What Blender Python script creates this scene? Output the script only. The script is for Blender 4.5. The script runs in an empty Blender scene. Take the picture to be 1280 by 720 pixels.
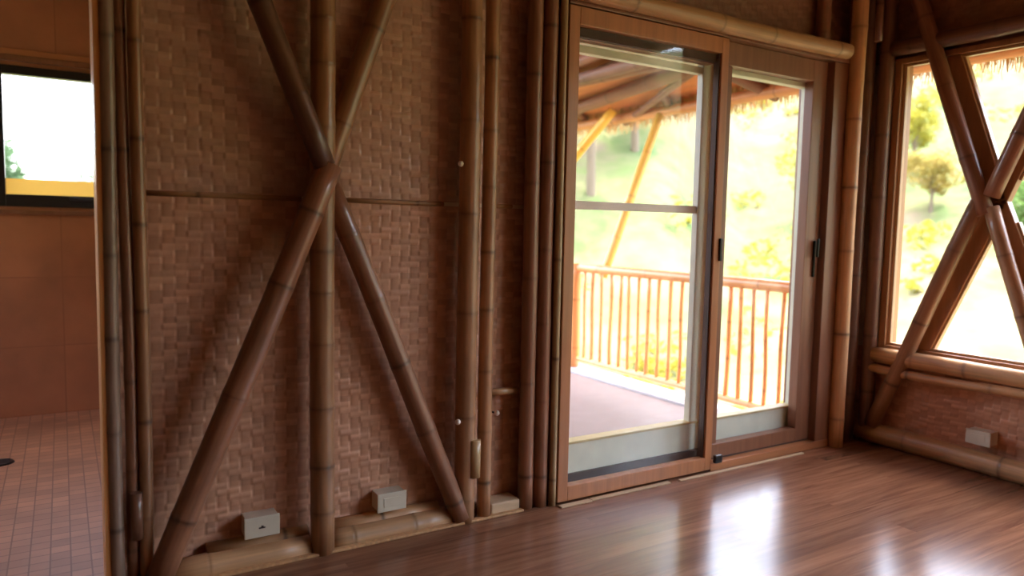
import bpy, bmesh, math, random
import numpy as np
from mathutils import Vector, Matrix

random.seed(7)
SC = bpy.context.scene
COL = SC.collection
PI = math.pi

# ------------------------------------------------------------------ view
SC.view_settings.view_transform = 'Standard'
SC.view_settings.look = 'None'
SC.view_settings.gamma = 1.0
SC.view_settings.use_curve_mapping = False
SC.view_settings.exposure = 1.08
SC.cycles.use_denoising = True
SC.cycles.max_bounces = 12
SC.cycles.diffuse_bounces = 6
SC.cycles.glossy_bounces = 4
SC.cycles.transparent_max_bounces = 24
SC.cycles.sample_clamp_indirect = 6.0
SC.cycles.caustics_reflective = False
SC.cycles.caustics_refractive = False

# ------------------------------------------------------------------ node helpers
class NT:
    def __init__(s, name):
        s.m = bpy.data.materials.new(name); s.m.use_nodes = True
        s.t = s.m.node_tree; s.t.nodes.clear()
        s.out = s.t.nodes.new('ShaderNodeOutputMaterial')
    def n(s, typ, **kw):
        nd = s.t.nodes.new(typ)
        for k, v in kw.items(): setattr(nd, k, v)
        return nd
    def put(s, inp, v):
        if isinstance(v, bpy.types.NodeSocket): s.t.links.new(v, inp)
        elif v is not None:
            if hasattr(inp.default_value, '__len__') and not hasattr(v, '__len__'): v = (v,) * len(inp.default_value)
            if hasattr(inp.default_value, '__len__') and len(v) == 3 and len(inp.default_value) == 4: v = tuple(v) + (1,)
            inp.default_value = v
    def math(s, op, a, b=None, c=None, clamp=False):
        nd = s.n('ShaderNodeMath', operation=op, use_clamp=clamp)
        s.put(nd.inputs[0], a)
        if b is not None: s.put(nd.inputs[1], b)
        if c is not None: s.put(nd.inputs[2], c)
        return nd.outputs[0]
    def obj(s):
        return s.n('ShaderNodeTexCoord').outputs['Object']
    def mapping(s, v, scale=(1, 1, 1), loc=(0, 0, 0), rot=(0, 0, 0)):
        nd = s.n('ShaderNodeMapping'); s.put(nd.inputs['Vector'], v)
        nd.inputs['Scale'].default_value = scale; nd.inputs['Location'].default_value = loc
        nd.inputs['Rotation'].default_value = rot
        return nd.outputs[0]
    def noise(s, v, scale=5, detail=3, rough=.5, out='Fac', dist=0):
        nd = s.n('ShaderNodeTexNoise'); s.put(nd.inputs['Vector'], v)
        nd.inputs['Scale'].default_value = scale; nd.inputs['Detail'].default_value = detail
        nd.inputs['Roughness'].default_value = rough; nd.inputs['Distortion'].default_value = dist
        return nd.outputs[out]
    def ramp(s, f, stops):
        nd = s.n('ShaderNodeValToRGB'); s.put(nd.inputs[0], f)
        e = nd.color_ramp.elements
        while len(e) < len(stops): e.new(.5)
        for i, (p, c) in enumerate(stops):
            e[i].position = p; e[i].color = tuple(c) + (1,) if len(c) == 3 else c
        return nd.outputs[0]
    def mix(s, f, a, b, blend='MIX'):
        nd = s.n('ShaderNodeMix', data_type='RGBA', blend_type=blend)
        s.put(nd.inputs[0], f); s.put(nd.inputs[6], a); s.put(nd.inputs[7], b)
        return nd.outputs[2]
    def sep(s, v):
        nd = s.n('ShaderNodeSeparateXYZ'); s.put(nd.inputs[0], v); return nd.outputs
    def comb(s, x, y, z):
        nd = s.n('ShaderNodeCombineXYZ')
        for i, q in enumerate((x, y, z)): s.put(nd.inputs[i], q)
        return nd.outputs[0]
    def rnd(s):
        return s.n('ShaderNodeObjectInfo').outputs['Random']
    def bump(s, h, strength=.3, dist=.01):
        nd = s.n('ShaderNodeBump'); nd.inputs['Strength'].default_value = strength
        nd.inputs['Distance'].default_value = dist; s.put(nd.inputs['Height'], h)
        return nd.outputs[0]
    def pbr(s, color, rough=.5, metal=0, normal=None, coat=0, spec=.5, **kw):
        nd = s.n('ShaderNodeBsdfPrincipled')
        s.put(nd.inputs['Base Color'], color); s.put(nd.inputs['Roughness'], rough)
        nd.inputs['Metallic'].default_value = metal
        nd.inputs['Coat Weight'].default_value = coat
        nd.inputs['Coat Roughness'].default_value = .12
        nd.inputs['Specular IOR Level'].default_value = spec
        if normal is not None: s.put(nd.inputs['Normal'], normal)
        s.t.links.new(nd.outputs[0], s.out.inputs[0])
        return nd

def lerpc(c, k): return tuple(min(1, x * k) for x in c)

def mat_bamboo(name, c, dark=(.03, .014, .008), mott=.5, rough=.32, coat=.35):
    t = NT(name); o = t.obj(); r = t.rnd()
    sh = t.comb(t.math('MULTIPLY', r, 13.7), t.math('MULTIPLY', r, 31.1), t.math('MULTIPLY', r, 7.3))
    va = t.n('ShaderNodeVectorMath', operation='ADD'); t.put(va.inputs[0], o); t.put(va.inputs[1], sh)
    v = va.outputs[0]
    streak = t.noise(t.mapping(v, (70, 70, 1.6)), 1.0, 3, .6)
    blot = t.noise(t.mapping(v, (9, 9, 3.2)), 1.0, 4, .6, dist=.6)
    base = t.ramp(streak, [(.25, lerpc(c, .72)), (.55, c), (.8, lerpc(c, 1.28))])
    bf = t.math('MULTIPLY', t.ramp(blot, [(.46, (0, 0, 0)), (.70, (1, 1, 1))]), mott)
    base = t.mix(bf, base, lerpc(c, .38))
    tone = t.math('ADD', .82, t.math('MULTIPLY', r, .36))
    base = t.mix(1.0, base, t.comb(tone, tone, tone), 'MULTIPLY')
    ring = t.n('ShaderNodeAttribute', attribute_name='ring').outputs['Fac']
    rg = t.math('MULTIPLY', ring, t.math('ADD', .45, t.math('MULTIPLY', blot, .9)), clamp=True)
    base = t.mix(t.math('MULTIPLY', rg, .8), base, dark)
    t.pbr(base, t.math('ADD', rough, t.math('MULTIPLY', blot, .15)), coat=coat, normal=t.bump(streak, .15, .002))
    return t.m

def mat_wood(name, c, axis=2, scale=1.0, rough=.4, coat=.15, contrast=.2):
    t = NT(name); o = t.obj()
    sc = [28 * scale] * 3; sc[axis] = 1.6 * scale
    g = t.noise(t.mapping(o, sc), 1.0, 4, .6, dist=.4)
    col = t.ramp(g, [(.3, lerpc(c, 1 - contrast)), (.7, lerpc(c, 1 + contrast * .6))])
    t.pbr(col, rough, coat=coat, normal=t.bump(g, .1, .002))
    return t.m

def mat_plain(name, c, rough=.5, metal=0, coat=0):
    t = NT(name)
    g = t.noise(t.obj(), 9, 3)
    t.pbr(t.ramp(g, [(.3, lerpc(c, .92)), (.7, lerpc(c, 1.06))]), rough, metal, coat=coat)
    return t.m

WU, WV = .040, .022     # width of the upright and of the level strips of the woven mats

def mat_weave(name, axis, c1, c2, chevron=False):
    t = NT(name); s = t.sep(t.obj())
    u = t.math('DIVIDE', s[axis], WU); v = t.math('DIVIDE', s[2], WV)
    fu = t.math('FLOOR', u); fv = t.math('FLOOR', v)
    wn = t.n('ShaderNodeTexWhiteNoise', noise_dimensions='2D')
    t.put(wn.inputs['Vector'], t.comb(fu, fv, 0))
    k = t.math('ADD', t.math('PINGPONG', fu, 5.0) if chevron else fu, fv)
    k = t.math('FLOORED_MODULO', k, 4.0)
    over = t.math('LESS_THAN', k, 1.5)
    base = t.mix(over, c2, c1)
    fib = t.noise(t.mapping(t.obj(), (60, 60, 60)), 1, 3)
    tone = t.math('ADD', .78, t.math('MULTIPLY', wn.outputs[0], .22))
    tone = t.math('ADD', tone, t.math('MULTIPLY', fib, .28))
    big = t.math('MULTIPLY', t.noise(t.obj(), 2.2, 3), .3)
    tone = t.math('ADD', tone, t.math('SUBTRACT', big, .15))
    base = t.mix(1.0, base, t.comb(tone, tone, tone), 'MULTIPLY')
    t.pbr(base, t.math('ADD', .38, t.math('MULTIPLY', fib, .2)), coat=.1, normal=t.bump(fib, .1, .002))
    return t.m

def mat_floor():
    t = NT('polished_floorboards'); o = t.obj(); s = t.sep(o)
    row = t.math('FLOOR', t.math('DIVIDE', s[1], .085))
    wn = t.n('ShaderNodeTexWhiteNoise', noise_dimensions='1D'); t.put(wn.inputs['W'], row)
    seg = t.math('FLOOR', t.math('ADD', t.math('DIVIDE', s[0], 2.6), t.math('MULTIPLY', wn.outputs[0], 9)))
    wc = t.n('ShaderNodeTexWhiteNoise', noise_dimensions='2D'); t.put(wc.inputs['Vector'], t.comb(row, seg, 0))
    sh = t.comb(t.math('ADD', s[0], t.math('MULTIPLY', wc.outputs[0], 23)), s[1], s[2])
    g = t.noise(t.mapping(sh, (1.7, 26, 26)), 1, 5, .62, dist=.8)
    g2 = t.noise(t.mapping(sh, (.8, 7, 7)), 1, 3, .6, dist=1.2)
    c = t.ramp(g, [(.28, (.15, .062, .032)), (.5, (.28, .124, .064)), (.72, (.40, .200, .108))])
    c = t.mix(t.math('MULTIPLY', g2, .75), c, (.12, .048, .030))
    tone = t.math('ADD', .86, t.math('MULTIPLY', wc.outputs[0], .30))
    c = t.mix(1.0, c, t.comb(tone, tone, tone), 'MULTIPLY')
    fy = t.math('FRACT', t.math('DIVIDE', s[1], .085))
    gap = t.math('LESS_THAN', t.math('ABSOLUTE', t.math('SUBTRACT', fy, .5)), .482)
    wav = t.noise(t.mapping(o, (2.0, 9, 1)), 1, 2)
    h = t.math('ADD', t.math('MULTIPLY', gap, .01), t.math('MULTIPLY', wav, .15))
    t.pbr(c, t.math('ADD', .19, t.math('MULTIPLY', g2, .02)), coat=.0, spec=.42, normal=t.bump(h, .07, .006)).inputs['Coat Roughness'].default_value = .15
    return t.m

def mat_tile(name, c, grout, size, axes=(0, 1), w=.035, rough=.35, var=.25, bigc=None):
    t = NT(name); o = t.obj(); s = t.sep(o)
    a = t.math('DIVIDE', s[axes[0]], size[0]); b = t.math('DIVIDE', s[axes[1]], size[1])
    wn = t.n('ShaderNodeTexWhiteNoise', noise_dimensions='2D')
    t.put(wn.inputs['Vector'], t.comb(t.math('FLOOR', a), t.math('FLOOR', b), 0))
    def inside(x): return t.math('LESS_THAN', t.math('ABSOLUTE', t.math('SUBTRACT', t.math('FRACT', x), .5)), .5 - w)
    m = t.math('MULTIPLY', inside(a), inside(b))
    tone = t.math('ADD', 1 - var / 2, t.math('MULTIPLY', wn.outputs[0], var))
    n = t.noise(o, 3.5, 4)
    cc = t.ramp(n, [(.3, lerpc(c, .8)), (.7, lerpc(c, 1.15))])
    cc = t.mix(1.0, cc, t.comb(tone, tone, tone), 'MULTIPLY')
    t.pbr(t.mix(m, grout, cc), rough, normal=t.bump(m, .5, .003))
    return t.m

def mat_glass(name, tint=(1, 1, 1)):
    t = NT(name)
    tr = t.n('ShaderNodeBsdfTransparent'); tr.inputs[0].default_value = tuple(tint) + (1,)
    gl = t.n('ShaderNodeBsdfGlossy'); gl.inputs['Roughness'].default_value = .02
    fr = t.n('ShaderNodeFresnel'); fr.inputs[0].default_value = 1.45
    mx = t.n('ShaderNodeMixShader')
    t.put(mx.inputs[0], t.math('MULTIPLY', fr.outputs[0], .08)); t.put(mx.inputs[1], tr.outputs[0]); t.put(mx.inputs[2], gl.outputs[0])
    t.t.links.new(mx.outputs[0], t.out.inputs[0])
    return t.m

def mat_leaf(name, c, c2):
    t = NT(name); r = t.n('ShaderNodeNewGeometry').outputs['Random Per Island']
    big = t.noise(t.obj(), .8, 2)
    col = t.mix(t.math('ADD', t.math('MULTIPLY', r, .6), t.math('MULTIPLY', big, .4)), c, c2)
    d = t.n('ShaderNodeBsdfDiffuse'); t.put(d.inputs[0], col)
    q = t.n('ShaderNodeBsdfTranslucent'); t.put(q.inputs[0], col)
    mx = t.n('ShaderNodeMixShader'); mx.inputs[0].default_value = .5
    t.put(mx.inputs[1], d.outputs[0]); t.put(mx.inputs[2], q.outputs[0])
    t.t.links.new(mx.outputs[0], t.out.inputs[0])
    return t.m

M = {}
M['pole'] = mat_bamboo('honey_bamboo', (.42, .205, .098))
M['pole_dark'] = mat_bamboo('dark_bamboo', (.20, .090, .052))
M['pole_grey'] = mat_bamboo('weathered_bamboo', (.27, .175, .125), mott=.35)
M['edge'] = mat_wood('lit_orange_edge_board', (.80, .38, .13), 2)  # orange light on the doorway board's edge put into its base colour
M['pole_pale'] = mat_bamboo('pale_bamboo', (.50, .33, .16), mott=.3)
M['pole_red'] = mat_bamboo('red_brown_bamboo', (.30, .130, .070))
M['culm'] = mat_bamboo('split_bamboo', (.52, .29, .14), mott=.3, rough=.4, coat=.15)
M['culm_warm'] = mat_bamboo('warm_split_bamboo', (.60, .33, .15), mott=.35, rough=.4, coat=.2)
M['deckbam'] = mat_bamboo('orange_varnished_bamboo', (.95, .52, .08), dark=(.5, .2, .03), mott=.15)
M['railbam'] = mat_bamboo('orange_rail_bamboo', (.95, .40, .13), dark=(.45, .16, .04), mott=.2)
M['roofbam'] = mat_bamboo('rafter_bamboo', (.20, .07, .04), mott=.4, rough=.55, coat=0)
M['weave'] = mat_weave('woven_bamboo_mat', 0, (.57, .345, .245), (.51, .30, .21))
M['weave_low'] = mat_weave('woven_bamboo_mat_chevron', 0, (.58, .320, .205), (.52, .280, .175), True)  # redder than the upper mat: warm light low down put into its colour
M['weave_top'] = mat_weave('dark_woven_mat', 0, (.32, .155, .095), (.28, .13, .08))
M['weave_r'] = mat_weave('woven_bamboo_mat_right', 1, (.58, .30, .18), (.51, .255, .15), True)
M['floor'] = mat_floor()
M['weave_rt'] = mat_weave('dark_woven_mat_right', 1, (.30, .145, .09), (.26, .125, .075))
M['door_wood'] = mat_wood('door_timber', (.48, .195, .080), 2, rough=.35, coat=.25)
M['door_wood_h'] = mat_wood('door_timber_level', (.48, .195, .080), 0, rough=.35, coat=.25)
M['jamb_wood'] = mat_wood('jamb_timber', (.26, .115, .060), 2, rough=.4)
M['pale_wood'] = mat_wood('pale_sliver_wood', (.62, .44, .27), 0, rough=.6, coat=0)
M['win_wood'] = mat_wood('window_timber', (.40, .19, .085), 2, rough=.4)
M['win_pale'] = mat_wood('window_bead_timber', (.60, .37, .20), 2, rough=.4)
M['pale_metal'] = mat_plain('pale_clad_frame', (.78, .82, .66), .5)
M['track'] = mat_plain('dark_bronze_track', (.085, .055, .042), .8, 0)
M['black'] = mat_plain('black_fitting', (.012, .011, .011), .35)
M['bronze'] = mat_plain('dark_green_handle', (.030, .042, .038), .3, .5)
M['outlet'] = mat_plain('cream_plastic', (.66, .60, .47), .4)
M['outlet_dark'] = mat_plain('socket_slot_black', (.03, .02, .02), .5)
M['white_cap'] = mat_plain('white_cap', (.80, .72, .65), .3)
M['bath_floor'] = mat_tile('mosaic_floor_tile', (.50, .225, .115), (.28, .12, .06), (.062, .062), w=.04, rough=.5)
M['bath_wall'] = mat_tile('brown_wall_tile', (.44, .18, .085), (.35, .14, .065), (.62, .42), (0, 2), w=.006, rough=.5, var=.12)
M['bath_side'] = mat_tile('brown_side_tile', (.44, .18, .085), (.35, .14, .065), (.62, .42), (1, 2), w=.006, rough=.5, var=.12)
M['plaster'] = mat_plain('warm_plaster', (.78, .60, .46), .7)
M['wall_far'] = mat_plain('brown_matting', (.24, .13, .08), .7)
M['ceil'] = mat_wood('ceiling_boards', (.36, .21, .13), 0, rough=.6, coat=0)
M['glass'] = mat_glass('clear_glass')
M['deck'] = mat_plain('pinkish_deck_boards', (.215, .160, .150), .45)
M['deck_edge'] = mat_plain('sunlit_deck_white', (.50, .47, .47), .5)
M['eavebam'] = mat_bamboo('eave_bamboo', (.50, .20, .075), mott=.3, rough=.5, coat=0)
M['roof'] = mat_wood('roof_lining', (.58, .20, .075), 1, scale=.5, rough=.7, coat=0, contrast=.2)
M['thatch'] = mat_wood('straw_thatch', (.55, .36, .16), 2, rough=.9, coat=0)
M['glow_strip'] = mat_leaf('yellow_glow_strip', (.85, .66, .30), (.85, .66, .30))
M['bark'] = mat_wood('tree_bark', (.22, .16, .11), 2, rough=.9, coat=0)
M['leaf_a'] = mat_leaf('yellow_green_leaves', (.26, .27, .045), (.46, .38, .07))
M['leaf_b'] = mat_leaf('fresh_green_leaves', (.09, .18, .055), (.19, .26, .08))
M['leaf_c'] = mat_leaf('dry_gold_leaves', (.34, .22, .07), (.28, .27, .075))
M['leaf_d'] = mat_leaf('blue_green_leaves', (.10, .18, .10), (.17, .25, .13))

# ------------------------------------------------------------------ object helpers
def tag(o, label=None, cat=None, group=None, kind=None):
    if label: o['label'] = label
    if cat: o['category'] = cat
    if group: o['group'] = group
    if kind: o['kind'] = kind
    return o

def empty(name, loc=(0, 0, 0), rot=(0, 0, 0)):
    o = bpy.data.objects.new(name, None); COL.objects.link(o)
    o.location = loc; o.rotation_euler = rot; o.empty_display_size = .05
    return o

def link(name, bm, mat, parent=None, smooth=True, loc=None):
    me = bpy.data.meshes.new(name)
    if loc is not None: bmesh.ops.translate(bm, verts=bm.verts, vec=-Vector(loc))
    bm.normal_update(); bm.to_mesh(me); bm.free()
    me.materials.append(mat)
    for p in me.polygons: p.use_smooth = smooth
    o = bpy.data.objects.new(name, me); COL.objects.link(o)
    if loc is not None: o.location = loc
    if parent is not None: o.parent = parent
    return o

def box(bm, x0, x1, y0, y1, z0, z1, bev=.0):
    b = bmesh.new()
    bmesh.ops.create_cube(b, size=1)
    for v in b.verts:
        v.co = Vector((x0 + (v.co.x + .5) * (x1 - x0), y0 + (v.co.y + .5) * (y1 - y0), z0 + (v.co.z + .5) * (z1 - z0)))
    if bev > 0:
        bmesh.ops.bevel(b, geom=b.edges[:], offset=min(bev, .45 * min(x1 - x0, y1 - y0, z1 - z0)), segments=2, profile=.6, affect='EDGES')
    me = bpy.data.meshes.new('t'); b.to_mesh(me); b.free(); bm.from_mesh(me); bpy.data.meshes.remove(me)

def boxes(name, lst, mat, parent=None, bev=.003, loc=None):
    bm = bmesh.new()
    for q in lst: box(bm, *q, bev)
    return link(name, bm, mat, parent, False, loc)

def bar(bm, p0, p1, w, d, up=(0, 0, 1), bev=.002):
    """rectangular bar from p0 to p1; w across 'side', d across 'up'"""
    p0 = Vector(p0); p1 = Vector(p1); z = (p1 - p0); L = z.length; z.normalize()
    x = Vector(up).cross(z).normalized(); y = z.cross(x)
    b = bmesh.new(); bmesh.ops.create_cube(b, size=1)
    for v in b.verts: v.co = Vector((v.co.x * w, v.co.y * d, (v.co.z + .5) * L))
    if bev: bmesh.ops.bevel(b, geom=b.edges[:], offset=bev, segments=1, affect='EDGES')
    mt = Matrix((x, y, z)).transposed().to_4x4(); mt.translation = p0
    b.transform(mt)
    me = bpy.data.meshes.new('t'); b.to_mesh(me); b.free(); bm.from_mesh(me); bpy.data.meshes.remove(me)

def pole(name, p0, p1, r, mat, parent=None, taper=.0, sp=.27, bow=.004, half=None, seg=18, r1=None):
    """a bamboo culm as one mesh with swollen nodes; origin at its lower end.
    half = direction of the round side when the culm is split lengthwise."""
    rn = random.Random(hash((round(p0[0], 3), round(p0[1], 3), round(p0[2], 3), round(r, 4))) & 0xffff)
    p0 = Vector(p0); p1 = Vector(p1); d = p1 - p0; L = d.length; z = d.normalized()
    if half is not None:
        y = Vector(half); y = (y - z * y.dot(z)).normalized(); x = y.cross(z)
    else:
        a = Vector((0, 0, 1)) if abs(z.z) < .9 else Vector((1, 0, 0))
        x = a.cross(z).normalized(); y = z.cross(x)
    nodes = []; amp = []; t = rn.uniform(.2, .9) * sp
    while t < L - .03:
        nodes.append(t); amp.append(rn.uniform(.25, 1.0)); t += sp * rn.uniform(.75, 1.25)
    ts = {0.0: 0, L: 0}
    for nd in nodes:
        for k in (-.030, -.012, -.006, -.002, .002, .006, .012, .030): 
            if 0 < nd + k < L: ts[nd + k] = 1
    n = max(2, int(L / .12))
    for i in range(1, n):
        q = L * i / n
        if all(abs(q - a) > .012 for a in ts): ts[q] = 0
    ts = sorted(ts)
    b1, b2 = rn.uniform(-1, 1) * bow, rn.uniform(-1, 1) * bow
    bm = bmesh.new(); lay = bm.verts.layers.float.new('ring')
    rings = []
    A0, A1 = (0, 2 * PI) if half is None else (0, PI)
    m = seg if half is None else seg // 2 + 1
    for t in ts:
        rr = r * (1 - taper * t / L) * (1 + .012 * math.sin(7 * t + b1 * 900))
        ring = 0
        for nd, am in zip(nodes, amp):
            q = t - nd
            if abs(q) < .035:
                rr *= 1 + .055 * math.exp(-(q / .014) ** 2) - .05 * math.exp(-((q + .001) / .003) ** 2)
                ring = max(ring, am * math.exp(-((q) / .009) ** 2))
        ox = b1 * math.sin(PI * t / L * 1.7); oy = b2 * math.sin(PI * t / L * 2.3) if half is None else 0
        row = []
        for i in range(m):
            a = A0 + (A1 - A0) * i / (m if half is None else m - 1)
            v = bm.verts.new((math.cos(a) * rr + ox, math.sin(a) * rr + oy, t)); v[lay] = ring; row.append(v)
        rings.append(row)
    for a, b in zip(rings, rings[1:]):
        for i in range(m if half is None else m - 1):
            j = (i + 1) % m
            bm.faces.new((a[i], a[j], b[j], b[i]))
        if half is not None: bm.faces.new((a[m - 1], a[0], b[0], b[m - 1]))
    bm.faces.new(list(reversed(rings[0]))); bm.faces.new(rings[-1])
    bmesh.ops.recalc_face_normals(bm, faces=bm.faces)
    o = link(name, bm, mat, parent, True)
    mt = Matrix((x, y, z)).transposed().to_4x4(); mt.translation = p0
    o.matrix_local = mt
    me = o.data
    for p in me.polygons:
        if len(p.vertices) > 4: p.use_smooth = False
    return o

def woven(name, axis, fixed, a0, a1, z0, z1, mat, parent, out, chevron=False, res=.005, skip=None):
    """woven mat as real relief: level and upright strips passing over and under each other"""
    na = int((a1 - a0) / res) + 1; nz = int((z1 - z0) / res) + 1
    A = np.linspace(a0, a1, na); Z = np.linspace(z0, z1, nz)
    AA, ZZ = np.meshgrid(A, Z)
    u = AA / WU; v = ZZ / WV; fu = np.floor(u); fv = np.floor(v)
    pu = 5 - np.abs(np.mod(fu, 10) - 5) if chevron else fu
    over = np.mod(pu + fv, 4) < 1.5
    hu = np.abs(np.sin(PI * u)) ** .35; hv = np.abs(np.sin(PI * v)) ** .45
    rn = np.random.RandomState(int(abs(a0) * 100 + z0 * 10) + 3)
    tilt = rn.rand(int(fv.max() - fv.min()) + 2, int(fu.max() - fu.min()) + 2)
    tl = tilt[(fv - fv.min()).astype(int), (fu - fu.min()).astype(int)]
    h = np.where(over, .0022 + .0030 * hv * (.5 + 1.0 * tl), .0032 * hu * (.6 + .6 * tl))
    F = fixed + out * h
    co = np.empty((nz * na, 3), dtype=np.float32)
    if axis == 0: co[:, 0] = AA.ravel(); co[:, 1] = F.ravel()
    else: co[:, 1] = AA.ravel(); co[:, 0] = F.ravel()
    co[:, 2] = ZZ.ravel()
    idx = np.arange(nz * na).reshape(nz, na)
    q = np.stack([idx[:-1, :-1], idx[:-1, 1:], idx[1:, 1:], idx[1:, :-1]], -1).reshape(-1, 4)
    if (axis == 0 and out > 0) or (axis == 1 and out < 0): q = q[:, ::-1]
    me = bpy.data.meshes.new(name)
    me.vertices.add(len(co)); me.vertices.foreach_set('co', co.ravel())
    me.loops.add(q.size); me.loops.foreach_set('vertex_index', q.ravel().astype(np.int32))
    me.polygons.add(len(q)); me.polygons.foreach_set('loop_start', (np.arange(len(q)) * 4).astype(np.int32))
    me.polygons.foreach_set('use_smooth', np.ones(len(q), dtype=bool))
    me.update(calc_edges=True); me.validate()
    me.materials.append(mat)
    o = bpy.data.objects.new(name, me); COL.objects.link(o); o.parent = parent
    return o

def struct(o): o['kind'] = 'structure'; return o

# ================================================================== ROOM SHELL
XR = 4.02        # inner face of the right wall
ZC = 2.78
struct(boxes('floor', [(-2.6, XR + .02, -5.6, .02, -.12, 0), (.10, XR + .02, .02, .226, -.12, 0)], M['floor'], bev=0))
struct(boxes('ceiling', [(-2.6, XR + .2, -5.7, .25, ZC, ZC + .1)], M['ceil'], bev=0))

# back wall (with the sliding door and the bathroom doorway)
wb = struct(empty('wall_back'))
PY = .135
boxes('wall_core', [(.105, 1.80, PY + .006, .22, 0, ZC), (1.80, 3.72, PY + .006, .22, 2.17, ZC), (3.72, 4.14, PY + .006, .22, 0, ZC),
                    (-2.6, -.80, .02, .22, 0, ZC), (-.80, .105, .02, .22, 2.46, ZC)], M['plaster'], wb, 0)
woven('woven_panel', 0, PY, .11, 1.80, .02, 1.277, M['weave_low'], wb, -1, True)
woven('woven_panel', 0, PY, .11, 1.80, 1.293, ZC, M['weave'], wb, -1)
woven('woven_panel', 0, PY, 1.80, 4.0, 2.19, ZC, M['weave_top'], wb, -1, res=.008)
for a, b in ((.235, .735), (.87, 1.30), (1.50, 1.62)):
    tag(pole('seam_batten', (a, PY - .006, 1.285), (b, PY - .006, 1.285), .009, M['culm'], wb, sp=.4, bow=.001, half=(0, -1, 0)), 'thin pale bamboo strip covering the seam of the woven mats')
# right wall (with the two windows)
wr = struct(empty('wall_right'))
W1 = (-1.17, -.075); W2 = (-4.70, -1.50); WZ = (.545, 2.17); W2Z = (.12, 2.68)
boxes('wall_core', [(XR + .006, 4.14, W1[1], .135, 0, ZC), (XR + .006, 4.14, W1[0], W1[1], 0, WZ[0]), (XR + .006, 4.14, W1[0], W1[1], WZ[1], ZC),
                    (XR + .006, 4.14, W2[1], W1[0], 0, ZC), (XR + .006, 4.14, W2[0], W2[1], 0, W2Z[0]), (XR + .006, 4.14, W2[0], W2[1], W2Z[1], ZC),
                    (XR + .006, 4.14, -5.6, W2[0], 0, ZC)], M['plaster'], wr, 0)
woven('woven_panel', 1, XR, W2[1], .13, .02, WZ[0], M['weave_r'], wr, -1, True)
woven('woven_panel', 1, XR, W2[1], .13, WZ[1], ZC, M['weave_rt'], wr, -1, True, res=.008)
woven('woven_panel', 1, XR, W2[1] + .0, W1[0], WZ[0], WZ[1], M['weave_r'], wr, -1, True, res=.008)
# left wall and the wall behind the camera with its window band
struct(boxes('wall_left', [(-2.7, -2.6, -5.6, .22, 0, ZC)], M['wall_far'], bev=0))
struct(boxes('wall_front', [(-2.7, 4.14, -5.7, -5.6, 0, ZC)], M['wall_far'], bev=0))

# ------------------------------------------------------------------ bathroom beyond the doorway
struct(boxes('bathroom_floor', [(-1.6, .60, .02, 2.72, -.12, -.002)], M['bath_floor'], bev=0))
bz0, bz1, bx0, bx1 = 1.262, 2.075, -.305, .62
BB = 2.72
struct(boxes('wall_bathroom_back', [(-1.6, bx0, BB, BB + .12, -.1, ZC), (bx0, bx1, BB, BB + .12, -.1, bz0), (bx0, bx1, BB, BB + .12, bz1, ZC), (bx1, .74, BB, BB + .12, -.1, ZC)], M['bath_wall'], bev=0))
struct(boxes('wall_bathroom_left', [(-1.7, -1.6, .1, .7, -.1, ZC), (-1.7, -1.6, 2.3, 2.84, -.1, ZC), (-1.7, -1.6, .7, 2.3, -.1, 1.0), (-1.7, -1.6, .7, 2.3, 2.2, ZC)], M['bath_side'], bev=0))
struct(boxes('wall_bathroom_right', [(.60, .74, .22, 2.72, -.1, ZC)], M['bath_side'], bev=0))
struct(boxes('ceiling_bathroom', [(-1.7, .74, .22, 2.84, 2.52, 2.60)], M['ceil'], bev=0))
struct(boxes('trim_1', [(-1.6, .62, BB - .022, BB, 2.135, 2.17)], M['door_wood_h'], bev=.004))
struct(boxes('trim_2', [(-1.6, .62, BB - .03, BB, 2.10, 2.135)], M['jamb_wood'], bev=.004))
struct(boxes('trim_3', [(-1.6, .62, BB - .03, BB, 1.215, 1.24)], M['jamb_wood'], bev=.004))
w4 = struct(empty('window_2', (bx0, BB, bz0)))
wl, hl = bx1 - bx0, bz1 - bz0
boxes('window_frame', [(0, .035, -.02, .05, 0, hl), (wl - .035, wl, -.02, .05, 0, hl), (.035, wl - .035, -.02, .05, 0, .070), (.035, wl - .035, -.02, .05, hl - .05, hl)], M['black'], w4)
boxes('glass_pane', [(.035, wl - .035, .02, .026, .045, hl - .05)], M['glass'], w4, 0)
st = boxes('window_stay', [(.36, .52, -.052, -.022, .03, .055), (.355, .40, -.075, -.045, .045, .062)], M['black'], w4)
boxes('backlit_strip', [(.0, wl, .060, .068, .03, .165)], M['glow_strip'], w4, 0)  # stand-in for a yellow ledge, translucent so sun behind makes it glow

w5 = struct(empty('window_3', (-1.65, .7, 1.0)))  # unseen side window added to brighten the bathroom
boxes('window_frame', [(-.03, .03, 0, .05, 0, 1.2), (-.03, .03, 1.55, 1.6, 0, 1.2), (-.03, .03, .05, 1.55, 0, .05), (-.03, .03, .05, 1.55, 1.15, 1.2)], M['black'], w5)
boxes('glass_pane', [(-.003, .003, .05, 1.55, .05, 1.15)], M['glass'], w5, 0)
# drain
bm = bmesh.new(); bmesh.ops.create_cone(bm, segments=24, radius1=.062, radius2=.055, depth=.008, cap_ends=True)
dr = link('floor_drain', bm, M['black'], None, False); dr.location = (-.285, 1.76, .002)
tag(dr, 'small dark round drain cover set in the tiled bathroom floor', 'drain')
bm = bmesh.new()
for k in range(-2, 3): box(bm, -.04, .04, k * .016 - .003, k * .016 + .003, .004, .006)
link('drain_grate', bm, M['track'], dr, False)

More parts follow.
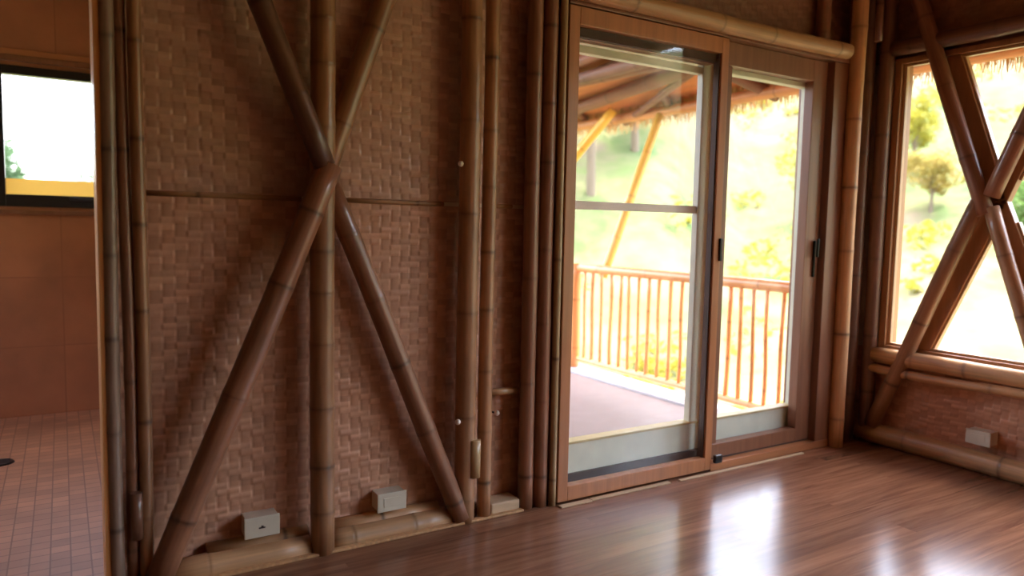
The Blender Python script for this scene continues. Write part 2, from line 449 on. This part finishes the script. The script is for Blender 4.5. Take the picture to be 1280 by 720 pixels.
# ================================================================== BAMBOO OF THE LEFT (BACK) WALL
T = ZC - .01
tag(boxes('doorway_board', [(.093, .113, .028, .215, .0, 2.46)], M['edge'], bev=.003),
    'narrow vertical board edging the bathroom doorway, coloured orange for the light on it', 'door trim')
P = lambda n, x, y, r, m, label, z0=.0, z1=T, x1=None, **k: tag(pole(n, (x, y, z0), (x if x1 is None else x1, y, z1), r, m, **k), label, 'bamboo pole')
P('bamboo_post', .127, .035, .021, M['pole_grey'], 'grey-brown bamboo post nearest the bathroom doorway', bow=.003)
P('bamboo_post', .172, .062, .0185, M['pole_red'], 'thin dark reddish bamboo post, second from the bathroom doorway', x1=.168, bow=.008, sp=.33)
tan = P('bamboo_post', .209, .045, .0205, M['pole'], 'slim tan bamboo post between the doorway posts and the woven wall', bow=.004, sp=.30)
tag(pole('splice_piece', (.182, .026, .184), (.182, .026, .335), .018, M['pole_dark'], None, sp=.4, bow=0), 'short dark bamboo splice peg near the foot of the doorway posts', 'bamboo peg')
P('bamboo_post', .787, .045, .043, M['pole'], 'thick central bamboo post standing behind the crossed braces', sp=.19, bow=.004)
p1 = P('bamboo_post', 1.372, .048, .041, M['pole'], 'thick bamboo post with white round hooks beside it, right of the crossed braces', sp=.36, bow=.004)
tag(pole('splice_piece', (1.398, .014, .19), (1.398, .014, .344), .024, M['pole_pale'], None, sp=.5, bow=0, half=(0, -1, 0)), 'short split bamboo sleeve on the foot of the thick right-hand post', 'bamboo sleeve')
P('bamboo_post', 1.462, .045, .029, M['pole'], 'slim honey bamboo post tight against the thick post', sp=.27, bow=.003)
P('bamboo_post', 1.668, .050, .032, M['pole_red'], 'reddish bamboo post at the right edge of the narrow woven strip', sp=.36)
P('bamboo_post', 1.737, .040, .031, M['pole_red'], 'reddish bamboo post, middle of the three left of the sliding door', sp=.30)
P('bamboo_post', 1.783, .012, .0155, M['pole_pale'], 'thinnest yellowish bamboo rod tight against the sliding door frame', sp=.52, bow=.002)
B = lambda a, b, r, m, label, **k: tag(pole('diagonal_brace', a, b, r, m, **k), label, 'bamboo brace')
B((.232, .018, .015), (.800, -.008, 1.40), .043, M['pole_red'], 'long diagonal bamboo brace from the bottom left up to the crossing', sp=.34, bow=.003)
B((.800, .082, 1.36), (1.28, .075, T - .02), .040, M['pole'], 'diagonal bamboo brace rising right from the crossing', sp=.40, bow=.003)
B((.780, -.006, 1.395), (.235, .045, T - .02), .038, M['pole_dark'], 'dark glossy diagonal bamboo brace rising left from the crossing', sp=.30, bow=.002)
B((1.356, .040, .020), (.812, .070, 1.35), .039, M['pole_red'], 'diagonal bamboo brace falling right from the crossing to the thick post', sp=.34, bow=.003)

# plinth of split culms
def culm(name, a, b, r, m, label, half=(0, -1, .6), **k):
    return tag(pole(name, a, b, r, m, half=half, **k), label, 'split bamboo')
g1 = 'split bamboo lengths along the foot of the woven wall'
culm('plinth_culm', (.262, .085, .012), (.745, .085, .010), .050, M['culm'], 'lower front split bamboo skirting left of the central post', sp=.26, bow=.001)
culm('plinth_culm', (.828, .085, .010), (1.335, .085, .008), .050, M['culm'], 'lower front split bamboo skirting between central post and thick post', sp=.3, bow=.001)
culm('plinth_culm', (.40, .118, .050), (.75, .118, .048), .036, M['culm'], 'upper rear split bamboo skirting under the left socket box', sp=.3, bow=.001)
culm('plinth_culm', (.828, .118, .050), (1.28, .118, .044), .036, M['culm'], 'upper rear split bamboo skirting under the right socket box', sp=.33, bow=.001)
tag(boxes('plinth_block', [(1.492, 1.632, .034, PY, 0, .050)], M['pale_wood'], bev=.008), 'pale flat wooden block on the floor between the slim post and the reddish post', 'wood block')
tag(boxes('shoe_strip', [(.26, 1.64, .010, .036, 0, .010)], M['culm_warm'], bev=.004), 'flat orange-brown wood strip where the woven wall meets the floor', 'floor strip')
tag(pole('short_rail', (1.492, .09, .510), (1.64, .09, .507), .015, M['culm'], sp=.3, bow=0), 'short level bamboo rung joining the posts of the narrow strip', 'bamboo rung')

# hooks with round white heads
def hook(x, y, z, label, dx=0):
    h = empty('wall_hook', (x, y, z))
    tag(h, label, 'hook')
    bm = bmesh.new(); bmesh.ops.create_uvsphere(bm, u_segments=14, v_segments=10, radius=.0115)
    link('hook_head', bm, M['white_cap'], h)
    bm = bmesh.new(); bar(bm, (0, .004, 0), (dx, .05, 0), .007, .007, bev=.001)
    link('hook_shank', bm, M['track'], h)
hook(1.318, .018, 1.438, 'small round white hook head high on the thick post', .02)
hook(1.322, .018, .424, 'small round white hook head low on the left of the thick post', .02)
hook(1.508, .030, .436, 'small round white hook head low on the right of the slim honey post', -.02)

# socket boxes
def socket(x0, x1, y0, y1, z0, z1, label, axis, slot):
    o = empty('socket_box', ((x0 + x1) / 2, (y0 + y1) / 2, z0)); tag(o, label, 'electrical box')
    cx, cy = o.location.x, o.location.y
    def q(l): return [(a - cx, b - cx, c - cy, d - cy, e - z0, f - z0) for a, b, c, d, e, f in l]
    if axis == 'y':
        boxes('box_body', q([(x0 + .004, x1 - .004, y0 + .008, y1, z0 + .003, z1 - .003)]), M['outlet'], o, .003)
        boxes('cover_plate', q([(x0, x1, y0, y0 + .008, z0, z1)]), M['outlet'], o, .003)
        mx = (x0 + x1) / 2; mz = (z0 + z1) / 2
        if slot: boxes('socket_slot', q([(mx - .012, mx + .010, y0 - .0015, y0 + .002, mz - .006, mz - .001), (mx - .004, mx + .004, y0 - .0015, y0 + .002, mz - .001, mz + .004)]), M['outlet_dark'], o, 0)
        else: boxes('socket_face', q([(mx - .034, mx + .034, y0 - .002, y0 + .002, mz - .017, mz + .017)]), M['outlet'], o, .001)
    else:
        boxes('box_body', q([(x0 + .008, x1, y0 + .004, y1 - .004, z0 + .003, z1 - .003)]), M['outlet'], o, .003)
        boxes('cover_plate', q([(x0, x0 + .008, y0, y1, z0, z1)]), M['outlet'], o, .003)
        my = (y0 + y1) / 2; mz = (z0 + z1) / 2
        boxes('socket_face', q([(x0 - .002, x0 + .002, my - .034, my + .034, mz - .017, mz + .017)]), M['outlet'], o, .001)
    return o
socket(.516, .637, .060, PY - .001, .094, .169, 'cream socket box with a small dark slot, left of the central post', 'y', True)
socket(1.004, 1.123, .060, PY - .001, .096, .169, 'blank cream socket box right of the central post', 'y', False)
socket(3.935, XR - .001, -.722, -.602, .146, .220, 'cream socket box under the window on the right wall', 'x', False)

# ================================================================== SLIDING DOOR
d1 = struct(empty('door_1'))
boxes('frame_head', [(1.80, 3.70, .100, .225, 2.020, 2.17), (1.80, 2.70, .050, .100, 2.000, 2.17), (1.80, 3.70, -.004, .10, 2.120, 2.17)], M['jamb_wood'], d1)
boxes('frame_jamb', [(1.80, 1.845, .050, .225, 0, 2.035)], M['jamb_wood'], d1)
boxes('frame_jamb', [(3.560, 3.72, .004, .225, 0, 2.118)], M['jamb_wood'], d1)
boxes('sill_track', [(1.845, 3.56, .046, .20, .0, .050), (1.845, 3.56, .100, .111, .05, .088)], M['track'], d1)
boxes('sill_board', [(2.735, 3.70, -.002, .052, 0, .040)], M['door_wood_h'], d1)
lf = boxes('front_leaf', [(1.804, 1.857, 0, .045, .010, 2.116), (2.696, 2.742, 0, .045, .010, 2.116), (1.857, 2.696, 0, .045, .010, .075), (1.857, 2.696, 0, .045, 2.042, 2.116)], M['door_wood'], d1)
boxes('glass_pane', [(1.857, 2.676, .020, .026, .075, 2.042)], M['glass'], lf, 0)
boxes('shade_strip', [(2.688, 2.697, .012, .044, .076, 2.041), (1.858, 2.688, .030, .098, 2.003, 2.041)], M['track'], lf, 0)  # dark strips stand for shade on the leaf's inner faces, no real seal
boxes('latch', [(2.728, 2.744, -.012, .012, 1.055, 1.165)], M['black'], lf)
boxes('door_stop', [(2.750, 2.800, -.022, .0, .042, .085)], M['black'], d1, .008)
rl = boxes('rear_leaf', [(2.765, 2.83, .055, .095, .05, 2.006), (3.435, 3.548, .040, .095, .05, 2.118), (2.78, 3.435, .040, .095, .05, .120), (2.78, 3.435, .040, .095, 2.006, 2.118)], M['jamb_wood'], d1)
boxes('glass_pane', [(2.78, 3.44, .070, .076, .12, 2.006)], M['glass'], rl, 0)
hd = boxes('pull_handle', [(3.502, 3.514, .026, .040, .96, 1.16)], M['bronze'], rl, .008)
boxes('handle_lever', [(3.502, 3.514, .006, .020, 1.07, 1.17)], M['bronze'], hd, .005)
sf = boxes('outer_frame', [(2.690, 2.790, .112, .150, .050, 2.02), (3.480, 3.545, .112, .150, .050, 2.02),
                           (1.845, 2.690, .112, .150, .050, .222), (2.790, 3.480, .112, .150, .050, .232),
                           (1.845, 2.690, .112, .150, 1.962, 1.995), (2.790, 3.480, .100, .150, 1.984, 2.02)], M['pale_metal'], d1)
boxes('rail_ledge', [(1.845, 3.545, .105, .165, .222, .234)], mat_plain('sunlit_yellow_ledge', (.62, .52, .26), .45), sf, .003)  # sun on the rail's top put into this ledge's yellow colour
boxes('cross_bar', [(1.845, 2.69, .120, .140, 1.285, 1.322)], mat_plain('pinkish_cross_bar', (.92, .84, .80), .35), sf, .003)
# threshold slivers
tag(boxes('threshold_strip', [(1.80, 1.965, -.040, -.012, 0, .006)], M['pale_wood'], bev=.002), 'short pale wood sliver on the floor at the left corner of the door', 'floor strip')
tag(boxes('threshold_strip', [(1.972, 2.44, -.034, -.010, 0, .006)], M['pale_wood'], bev=.002), 'long pale wood sliver on the floor in front of the left door leaf', 'floor strip')
tag(boxes('threshold_strip', [(2.50, 3.42, -.036, -.016, 0, .006)], M['pale_wood'], bev=.002), 'pale wood strip on the floor in front of the right door bay', 'floor strip')
# header and jamb poles
tag(pole('header_pole', (1.80, -.026, 2.168), (3.600, -.034, 2.166), .040, M['culm'], sp=.45, bow=.004), 'pale thick level bamboo pole above the sliding door', 'bamboo pole')
P('bamboo_post', 3.712, -.020, .041, M['culm_warm'], 'bamboo post on the right side of the sliding door', sp=.42, bow=.004)
P('bamboo_post', 3.800, .055, .040, M['pole_dark'], 'dark bamboo post in the corner nearest the sliding door', sp=.36)  # corner shade put into the dark colour of these three posts
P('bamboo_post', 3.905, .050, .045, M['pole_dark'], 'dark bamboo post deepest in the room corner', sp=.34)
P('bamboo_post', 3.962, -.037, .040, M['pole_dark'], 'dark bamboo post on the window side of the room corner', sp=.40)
P('bamboo_post', 3.55, .085, .038, M['pole_red'], 'short upright bamboo stub above the right end of the door header', z0=2.19, sp=.3)

# ================================================================== WINDOW WALL
def cross_window(idx, y1, y0, full=True):
    w = struct(empty('window_%d' % idx, (XR, y1, WZ[0])))
    L = y1 - y0; H = WZ[1] - WZ[0]
    X0, X1 = -.04, .075
    boxes('window_frame', [(X0, X1, -.038, 0, 0, H), (X0, X1, -L, -L + .038, 0, H), (X0, X1, -L + .038, -.038, 0, .03), (X0, X1, -L + .038, -.038, H - .03, H)], M['win_wood'], w)
    boxes('glazing_bead', [(X0 + .02, X0 + .045, -.058, -.038, .03, H - .03), (X0 + .02, X0 + .045, -L + .038, -L + .058, .03, H - .03),
                           (X0 + .02, X0 + .045, -L + .058, -.058, .03, .045), (X0 + .02, X0 + .045, -L + .058, -.058, H - .045, H - .03)], M['win_pale'], w)
    boxes('glass_pane', [(.018, .024, -L + .05, -.05, .03, H - .03)], M['glass'], w, 0)
    # crossed bars in the plane of the glass
    bm = bmesh.new()
    c = (.0, -.565 if full else -L / 2, .83)
    tl = (.0, c[1] + .27, H - .03); bl = (.0, c[1] + .33, .03); tr = (.0, c[1] - .29, H - .03); br = (.0, c[1] - .33, .03)
    for q in (tl, bl, tr, br): bar(bm, c, q, .088, .05, up=(1, 0, 0), bev=.003)
    link('crossed_bar', bm, M['win_wood'], w, False)
    bm = bmesh.new()
    for q in (tl, bl, tr, br):
        dv = (Vector(q) - Vector(c)).normalized(); n = Vector((1, 0, 0)).cross(dv)
        for s in (-1, 1): bar(bm, Vector(c) + dv * .13 + n * s * .049 + Vector((.005, 0, 0)), Vector(q) + n * s * .049 + Vector((.005, 0, 0)), .014, .034, up=(1, 0, 0), bev=.002)
    link('bar_bead', bm, M['win_pale'], w, False)
    return w
cross_window(1, W1[1], W1[0])
w4b = struct(empty('window_4', (XR, W2[1], W2Z[0])))
L4, H4 = W2[1] - W2[0], W2Z[1] - W2Z[0]
boxes('window_frame', [(-.02, .10, -.06, 0, 0, H4), (-.02, .10, -L4, -L4 + .06, 0, H4), (-.02, .10, -L4 / 2 - .04, -L4 / 2 + .04, .06, H4 - .06), (-.02, .10, -L4 + .06, -.06, 0, .06), (-.02, .10, -L4 + .06, -.06, H4 - .06, H4)], M['win_wood'], w4b)
boxes('glass_pane', [(.018, .024, -L4 + .06, -.06, .06, H4 - .06)], M['glass'], w4b, 0)

XP = 3.938
def wb_(a, b, r, m, label, **k): return tag(pole('window_brace', a, b, r, m, **k), label, 'bamboo brace')
wb_((XP, -.622, 1.310), (XP, -.100, 2.76), .040, M['pole_red'], 'bamboo brace rising from the window crossing to the top left', sp=.38)
wb_((XP + .005, -.085, .110), (XP + .005, -.592, 1.400), .040, M['pole'], 'bamboo brace falling from the window crossing to the lower left corner', sp=.36)
wb_((XP, -.640, 1.40), (XP, -1.16, 2.76), .040, M['pole_red'], 'bamboo brace rising to the right from the window crossing', sp=.36)
wb_((XP + .005, -1.06, .11), (XP + .005, -.645, 1.345), .036, M['pole'], 'bamboo brace falling to the right from the window crossing', sp=.40)
C = 'bamboo pole'
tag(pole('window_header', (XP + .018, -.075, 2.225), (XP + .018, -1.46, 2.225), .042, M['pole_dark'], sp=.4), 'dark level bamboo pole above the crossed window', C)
tag(pole('window_rail', (XP + .022, -.07, .515), (XP + .022, -1.46, .515), .044, M['culm_warm'], sp=.36, bow=.003), 'thick level bamboo rail forming the sill of the crossed window', C)
tag(pole('window_rail', (XP + .016, -.02, .440), (XP + .016, -1.46, .436), .024, M['culm_warm'], sp=.42, bow=.010), 'thinner wavy bamboo rail just under the window sill rail', C)
tag(pole('skirting_culm', (XP + .030, -.0, .058), (XP + .030, -1.46, .052), .056, M['culm_warm'], sp=.46, bow=.002), 'thick level bamboo skirting along the right wall floor', C)
tag(pole('corner_stub', (XP + .03, -.045, .12), (XP + .03, -.045, .42), .028, M['pole'], sp=.3, bow=0), 'short upright bamboo stub below the window sill by the corner', C)
for y, l in ((-1.24, 'bamboo post at the near side of the crossed window, right of the view'), (-1.36, 'bamboo post paired beside the one at the near side of the crossed window'), (-4.80, 'bamboo post at the far end of the window wall behind the camera')): tag(pole('bamboo_post', (XP + .02, y, 0), (XP + .02, y, T), .042, M['pole'], sp=.36), l, C)
P('bamboo_post', 3.79, -.085, .020, M['pole_dark'], 'thin dark upright above the header in the room corner', z0=2.24, sp=.3)

# ================================================================== VERANDA
struct(boxes('deck', [(.76, 3.66, .226, 4.2, -.14, -.02)], M['deck'], bev=0))
struct(boxes('sunlit_deck_edge', [(3.66, 3.90, .226, 4.2, -.14, .0)], M['deck_edge'], bev=.01))  # sunlit strip along the deck edge put into a paler colour
rail = empty('deck_railing', (3.80, .25, 0))
tag(rail, 'orange varnished bamboo balustrade along the veranda edge outside', 'railing')
def rp(n, a, b, r, **k): return pole(n, (a[0] - 3.8, a[1] - .25, a[2]), (b[0] - 3.8, b[1] - .25, b[2]), r, M['railbam'], rail, **k)
rp('top_rail', (3.80, .24, .865), (3.80, 4.1, .865), .036, sp=.5, bow=.003)
rp('lower_rail', (3.80, .24, .075), (3.80, 4.1, .075), .024, sp=.5, bow=.003)
y = .345; i = 0
while y < 4.05:
    if not (2.50 < y < 2.66): rp('baluster', (3.80, y, .085), (3.80 + random.uniform(-.01, .01), y + random.uniform(-.012, .012), .85), random.uniform(.0125, .017), sp=.3, bow=.004, seg=8)
    y += .112 + random.uniform(-.012, .012)
rp('railing_post', (3.79, 2.585, 0), (3.79, 2.585, .90), .05, sp=.4)
rp('railing_post', (3.80, 4.08, 0), (3.80, 4.08, .90), .05, sp=.4)

tag(pole('roof_strut', (3.86, 2.30, .80), (4.46, 2.33, 2.20), .036, M['deckbam'], sp=.5, bow=.002), 'bright orange bamboo strut leaning from the railing up to the eave', 'bamboo strut')
tag(pole('roof_strut', (3.80, 4.02, .90), (4.42, 2.92, 2.31), .045, M['deckbam'], sp=.5, bow=.002), 'bright orange slanting bamboo strut at the left edge of the door glass', 'bamboo strut')

# roof: slope rising from the eave at x = 4.65
EX, EZ, SL = 4.66, 2.26, .36
roof = struct(empty('veranda_roof'))
def rz(x): return EZ + SL * (EX - x)
bm = bmesh.new()
th = .12
def slab(x0, x1, y0, y1, nx=1, ny=1):
    g = [[bm.verts.new((x, y, rz(x) + .05 + k)) for x in (x0, x1) for y in (y0, y1)] for k in (0, th)]
    (a, b, c, d), (e, f, h, j) = g
    for q in ((a, c, d, b), (e, f, j, h), (a, b, f, e), (c, h, j, d), (a, e, h, c), (b, d, j, f)): bm.faces.new(q)
slab(.5, EX, .23, 4.6); slab(4.15, EX, -1.50, .23)
bmesh.ops.recalc_face_normals(bm, faces=bm.faces)
link('roof_slab', bm, M['roof'], roof, False)
def rr(a, b, r, m='roofbam', dz=0):
    p = (a[0], a[1], rz(a[0]) - r + .045 + dz); q = (b[0], b[1], rz(b[0]) - r + .045 + dz)
    pole('rafter', p, q, r, M[m], roof, sp=.5, bow=.008)
for a, b, r in RAFTERS if 'RAFTERS' in globals() else []: rr(a, b, r)
FAN = [((3.78, 3.3), (3.64, .9), .045, 0), ((3.98, 3.1), (3.70, 1.1), .022, -.02), ((3.86, 3.6), (4.04, .8), .05, -.03), ((4.38, 4.0), (4.06, .9), .06, 0),
       ((4.64, 3.0), (3.95, 1.15), .032, -.06), ((4.60, 3.55), (3.3, 3.2), .035, 0), ((4.38, 2.24), (4.70, 2.38), .035, -.02), ((3.2, 4.3), (2.6, .5), .035, 0),
       ((4.68, 1.28), (3.6, 1.62), .045, -.02), ((4.70, -.10), (4.16, .12), .035, -.02)]
for a, b, r, dz in FAN: rr(a, b, r, dz=dz)
for y in (-.75, -1.35): rr((4.64, y), (4.16, y + .02), .035)
pole('eave_pole', (4.56, -1.5, rz(4.56) - .05), (4.56, 4.5, rz(4.56) - .05), .045, M['eavebam'], roof, sp=.6)
pole('inner_beam', (3.80, .25, rz(3.80) - .10), (3.80, 4.5, rz(3.80) - .10), .05, M['roofbam'], roof, sp=.6)
# straw fringe
rn = random.Random(3)
bm = bmesh.new()
for i in range(4200):
    y = rn.uniform(-1.5, 4.6); x = EX + rn.uniform(-.10, .10); z = rz(x) + .10
    L = rn.uniform(.10, .20); w = rn.uniform(.003, .007)
    dx, dy = rn.uniform(-.02, .03), rn.uniform(-.03, .03)
    a = rn.uniform(0, PI); ux, uy = math.cos(a) * w, math.sin(a) * w
    v = [bm.verts.new(c) for c in ((x - ux, y - uy, z), (x + ux, y + uy, z), (x + dx + ux * .4, y + dy + uy * .4, z - L), (x + dx - ux * .4, y + dy - uy * .4, z - L))]
    bm.faces.new(v)
tag(link('thatch_fringe', bm, M['thatch'], None, False), 'ragged straw fringe hanging from the veranda eave', 'thatch', kind='stuff')

# ================================================================== HILLSIDE
def sm(t): t = max(0, min(1, t)); return t * t * (3 - 2 * t)
def ground(x, y):
    r = math.hypot(x - 1, y + 1)
    z = -1.1 + .05 * math.sin(x * .8) * math.cos(y * .7)
    k = sm((math.degrees(math.atan2(x, y + 2.5)) - 12) / 14) if y > -2 or x > 0 else 1
    az = math.degrees(math.atan2(x, y + 2.5))
    k *= 1 + .95 * sm((49 - az) / 6)
    z += (14.0 * sm((r - 9) / 46) + 1.2 * sm((r - 8) / 8)) * (.12 + .88 * k)
    z += .5 * math.sin(x * .23 + 1) * math.sin(y * .19) * sm((r - 8) / 10)
    return z
bm = bmesh.new()
N = 110; g = []
for i in range(N):
    row = []
    for j in range(N):
        x = -40 + 110 * i / (N - 1); yy = -55 + 120 * j / (N - 1)
        z = ground(x, yy)
        if -3.2 < x < 4.3 and -6.2 < yy < 4.6: z = -1.2
        row.append(bm.verts.new((x, yy, z)))
    g.append(row)
for i in range(N - 1):
    for j in range(N - 1): bm.faces.new((g[i][j], g[i + 1][j], g[i + 1][j + 1], g[i][j + 1]))
t = NT('hillside_ground'); o = t.obj()
a = t.noise(o, .22, 5, .6); b = t.noise(o, 1.6, 5, .65)
c = t.ramp(a, [(.34, (.055, .115, .035)), (.47, (.13, .155, .05)), (.56, (.17, .115, .08)), (.68, (.08, .13, .04))])
c = t.mix(t.math('MULTIPLY', b, .7), c, t.ramp(b, [(.35, (.05, .10, .03)), (.6, (.19, .155, .09))]))
t.pbr(c, .9, spec=.1)
struct(link('ground_hillside', bm, t.m, None, True))

def leaves(bm, cx, cy, cz, rx, ry, rz_, n, s, rn):
    for _ in range(n):
        while True:
            p = Vector((rn.uniform(-1, 1), rn.uniform(-1, 1), rn.uniform(-1, 1)))
            if .25 < p.length < 1: break
        c = Vector((cx + p.x * rx, cy + p.y * ry, cz + p.z * rz_))
        a = Vector((rn.uniform(-1, 1), rn.uniform(-1, 1), rn.uniform(-.6, .6))).normalized()
        b = a.cross(Vector((rn.uniform(-1, 1), rn.uniform(-1, 1), rn.uniform(-1, 1)))).normalized()
        k = s * rn.uniform(.6, 1.3)
        bm.faces.new([bm.verts.new(c - a * k), bm.verts.new(c + b * k * .42), bm.verts.new(c + a * k), bm.verts.new(c - b * k * .42)])

def tree_proto(seed, mat, H=5.0, spread=1.7, nclump=9, nl=230, s=.15):
    rn = random.Random(seed)
    root = empty('tree')
    bm = bmesh.new()
    mods = []
    vs = [(0, 0, -.4, .16), (.05, .03, H * .3, .12), (-.05, .08, H * .55, .08), (.1, 0, H * .85, .03)]
    def tube(pts):
        rings = []
        for (x, y, z, r) in pts:
            rings.append([bm.verts.new((x + r * math.cos(a * PI / 4), y + r * math.sin(a * PI / 4), z)) for a in range(8)])
        for p, q in zip(rings, rings[1:]):
            for i in range(8): bm.faces.new((p[i], p[(i + 1) % 8], q[(i + 1) % 8], q[i]))
    tube(vs)
    cl = []
    for k in range(nclump):
        a = 2 * PI * k / nclump + rn.uniform(-.4, .4); d = spread * rn.uniform(.3, 1.0); z = H * rn.uniform(.38, .95)
        cl.append((math.cos(a) * d, math.sin(a) * d, z)); tube([(0, .05, z * .6, .06), (math.cos(a) * d * .6, math.sin(a) * d * .6, z * .88, .04), (cl[-1][0], cl[-1][1], z, .015)])
    link('trunk', bm, M['bark'], root)
    bm = bmesh.new()
    for (x, y, z) in cl + [(0, 0, H * .8), (0, 0, H * .55)]:
        q = rn.uniform(.7, 1.15); leaves(bm, x, y, z, 1.0 * q, 1.0 * q, .75 * q, nl, s, rn)
    link('crown', bm, mat, root, False)
    return root
protos = [tree_proto(1, M['leaf_a']), tree_proto(2, M['leaf_b'], 5.6, 1.5), tree_proto(3, M['leaf_c'], 4.2, 1.9), tree_proto(4, M['leaf_d'], 6.2, 1.6, 10)]
LB = ['yellow-green sunlit tree blurred on the hillside outside', 'fresh green tree blurred on the hillside outside',
      'golden dry-leaved tree blurred on the hillside outside', 'blue-green tree blurred on the hillside outside']
GR = ['yellow-green hillside trees', 'fresh green hillside trees', 'golden hillside trees', 'blue-green hillside trees']
rn = random.Random(11)
def put_tree(k, x, y, s, rot):
    src = protos[k]
    if not src.get('used'):
        o = src; o['used'] = 1
    else:
        o = src.copy(); COL.objects.link(o)
        for ch in src.children:
            c = ch.copy(); c.parent = o; COL.objects.link(c)
    o.location = (x, y, ground(x, y)); o.scale = (s, s, s); o.rotation_euler = (0, 0, rot)
    tag(o, LB[k], 'tree', GR[k])
spots = []
tries = 0
while len(spots) < 64 and tries < 9000:
    tries += 1
    az = rn.uniform(math.radians(-12), math.radians(82)); d = rn.uniform(15, 40)
    x = math.sin(az) * d; y = -2.5 + math.cos(az) * d
    if x < 7 and y < 9: continue
    if 44 < math.degrees(az) < 66 and d > 27: continue
    if math.degrees(az) < 14 and (d < 34 or rn.random() < .5): continue
    if any(math.hypot(x - a, y - b) < 2.6 for a, b in spots): continue
    spots.append((x, y))
for (x, y) in spots:
    az = math.degrees(math.atan2(x, y + 2.5))
    if az < 20: k = rn.choice([3, 3, 1, 3])
    elif az < 42: k = rn.choice([1, 3, 2, 0, 1])
    else: k = rn.choice([0, 0, 0, 2, 1])
    put_tree(k, x, y, rn.uniform(.55, .85) * (.62 if az > 44 else 1), rn.uniform(0, 6.28))
for p in protos:
    if 'used' in p: del p['used']
for o in COL.objects:
    if 'used' in o: del o['used']
# undergrowth
bm = bmesh.new(); rn = random.Random(5)
for _ in range(420):
    az = rn.uniform(math.radians(-10), math.radians(84)); d = 7.5 + 30 * rn.random() ** 1.1
    x = math.sin(az) * d; y = -2.5 + math.cos(az) * d
    if x < 4.9 and y < 5.3: continue
    if any(math.hypot(x - a, y - b) < 1.6 for a, b in spots): continue
    if x > 8 and d < 15 and rn.random() < .7: continue
    q = rn.uniform(.3, .8)
    leaves(bm, x, y, ground(x, y) + q * .4, q, q, q * .6, 46, .11, rn)
tag(link('undergrowth', bm, M['leaf_a'], None, False), 'mixed low bushes and brush covering the blurred hillside', 'undergrowth', kind='stuff')

# ================================================================== LIGHT
w = bpy.data.worlds.new('World'); SC.world = w; w.use_nodes = True
nt = w.node_tree; nt.nodes.clear()
sky = nt.nodes.new('ShaderNodeTexSky'); sky.sky_type = 'NISHITA'; sky.sun_disc = False
sky.sun_elevation = math.radians(68); sky.sun_rotation = math.radians(75); sky.air_density = 1.0; sky.dust_density = 2.5; sky.ozone_density = 1.0
bg = nt.nodes.new('ShaderNodeBackground'); bg.inputs[1].default_value = 1.3
ou = nt.nodes.new('ShaderNodeOutputWorld')
hs = nt.nodes.new('ShaderNodeHueSaturation'); hs.inputs['Saturation'].default_value = .65
nt.links.new(sky.outputs[0], hs.inputs['Color']); nt.links.new(hs.outputs[0], bg.inputs[0]); nt.links.new(bg.outputs[0], ou.inputs[0])

sun = bpy.data.lights.new('sun', 'SUN'); sun.energy = 4.5; sun.angle = math.radians(.6); sun.color = (1, .93, .80)
so = bpy.data.objects.new('sun', sun); COL.objects.link(so)
e, azs = math.radians(68), math.radians(72)     # azimuth from +Y towards +X
dv = Vector((math.sin(azs) * math.cos(e), math.cos(azs) * math.cos(e), math.sin(e)))
so.rotation_euler = dv.to_track_quat('Z', 'Y').to_euler(); so.location = (8, 3, 8)

# ================================================================== CAMERA
cam = bpy.data.cameras.new('camera'); co = bpy.data.objects.new('camera', cam); COL.objects.link(co)
cam.sensor_width = 36; cam.lens = 915.05 / 1280 * 36; cam.clip_start = .05; cam.clip_end = 300
yaw, pitch, roll = .5523, -.0828, .0206
cy_, sy_, cp_, sp_ = math.cos(yaw), math.sin(yaw), math.cos(pitch), math.sin(pitch)
f = Vector((sy_ * cp_, cy_ * cp_, sp_)); r0 = Vector((cy_, -sy_, 0)); u0 = r0.cross(f)
cr, sr = math.cos(roll), math.sin(roll)
R_, U_ = cr * r0 + sr * u0, -sr * r0 + cr * u0
mt = Matrix((R_, U_, -f)).transposed().to_4x4(); mt.translation = (0, -2.5152, 1.1986)
co.matrix_world = mt
cam.dof.use_dof = True; cam.dof.focus_distance = 3.0; cam.dof.aperture_fstop = 1.3
SC.camera = co
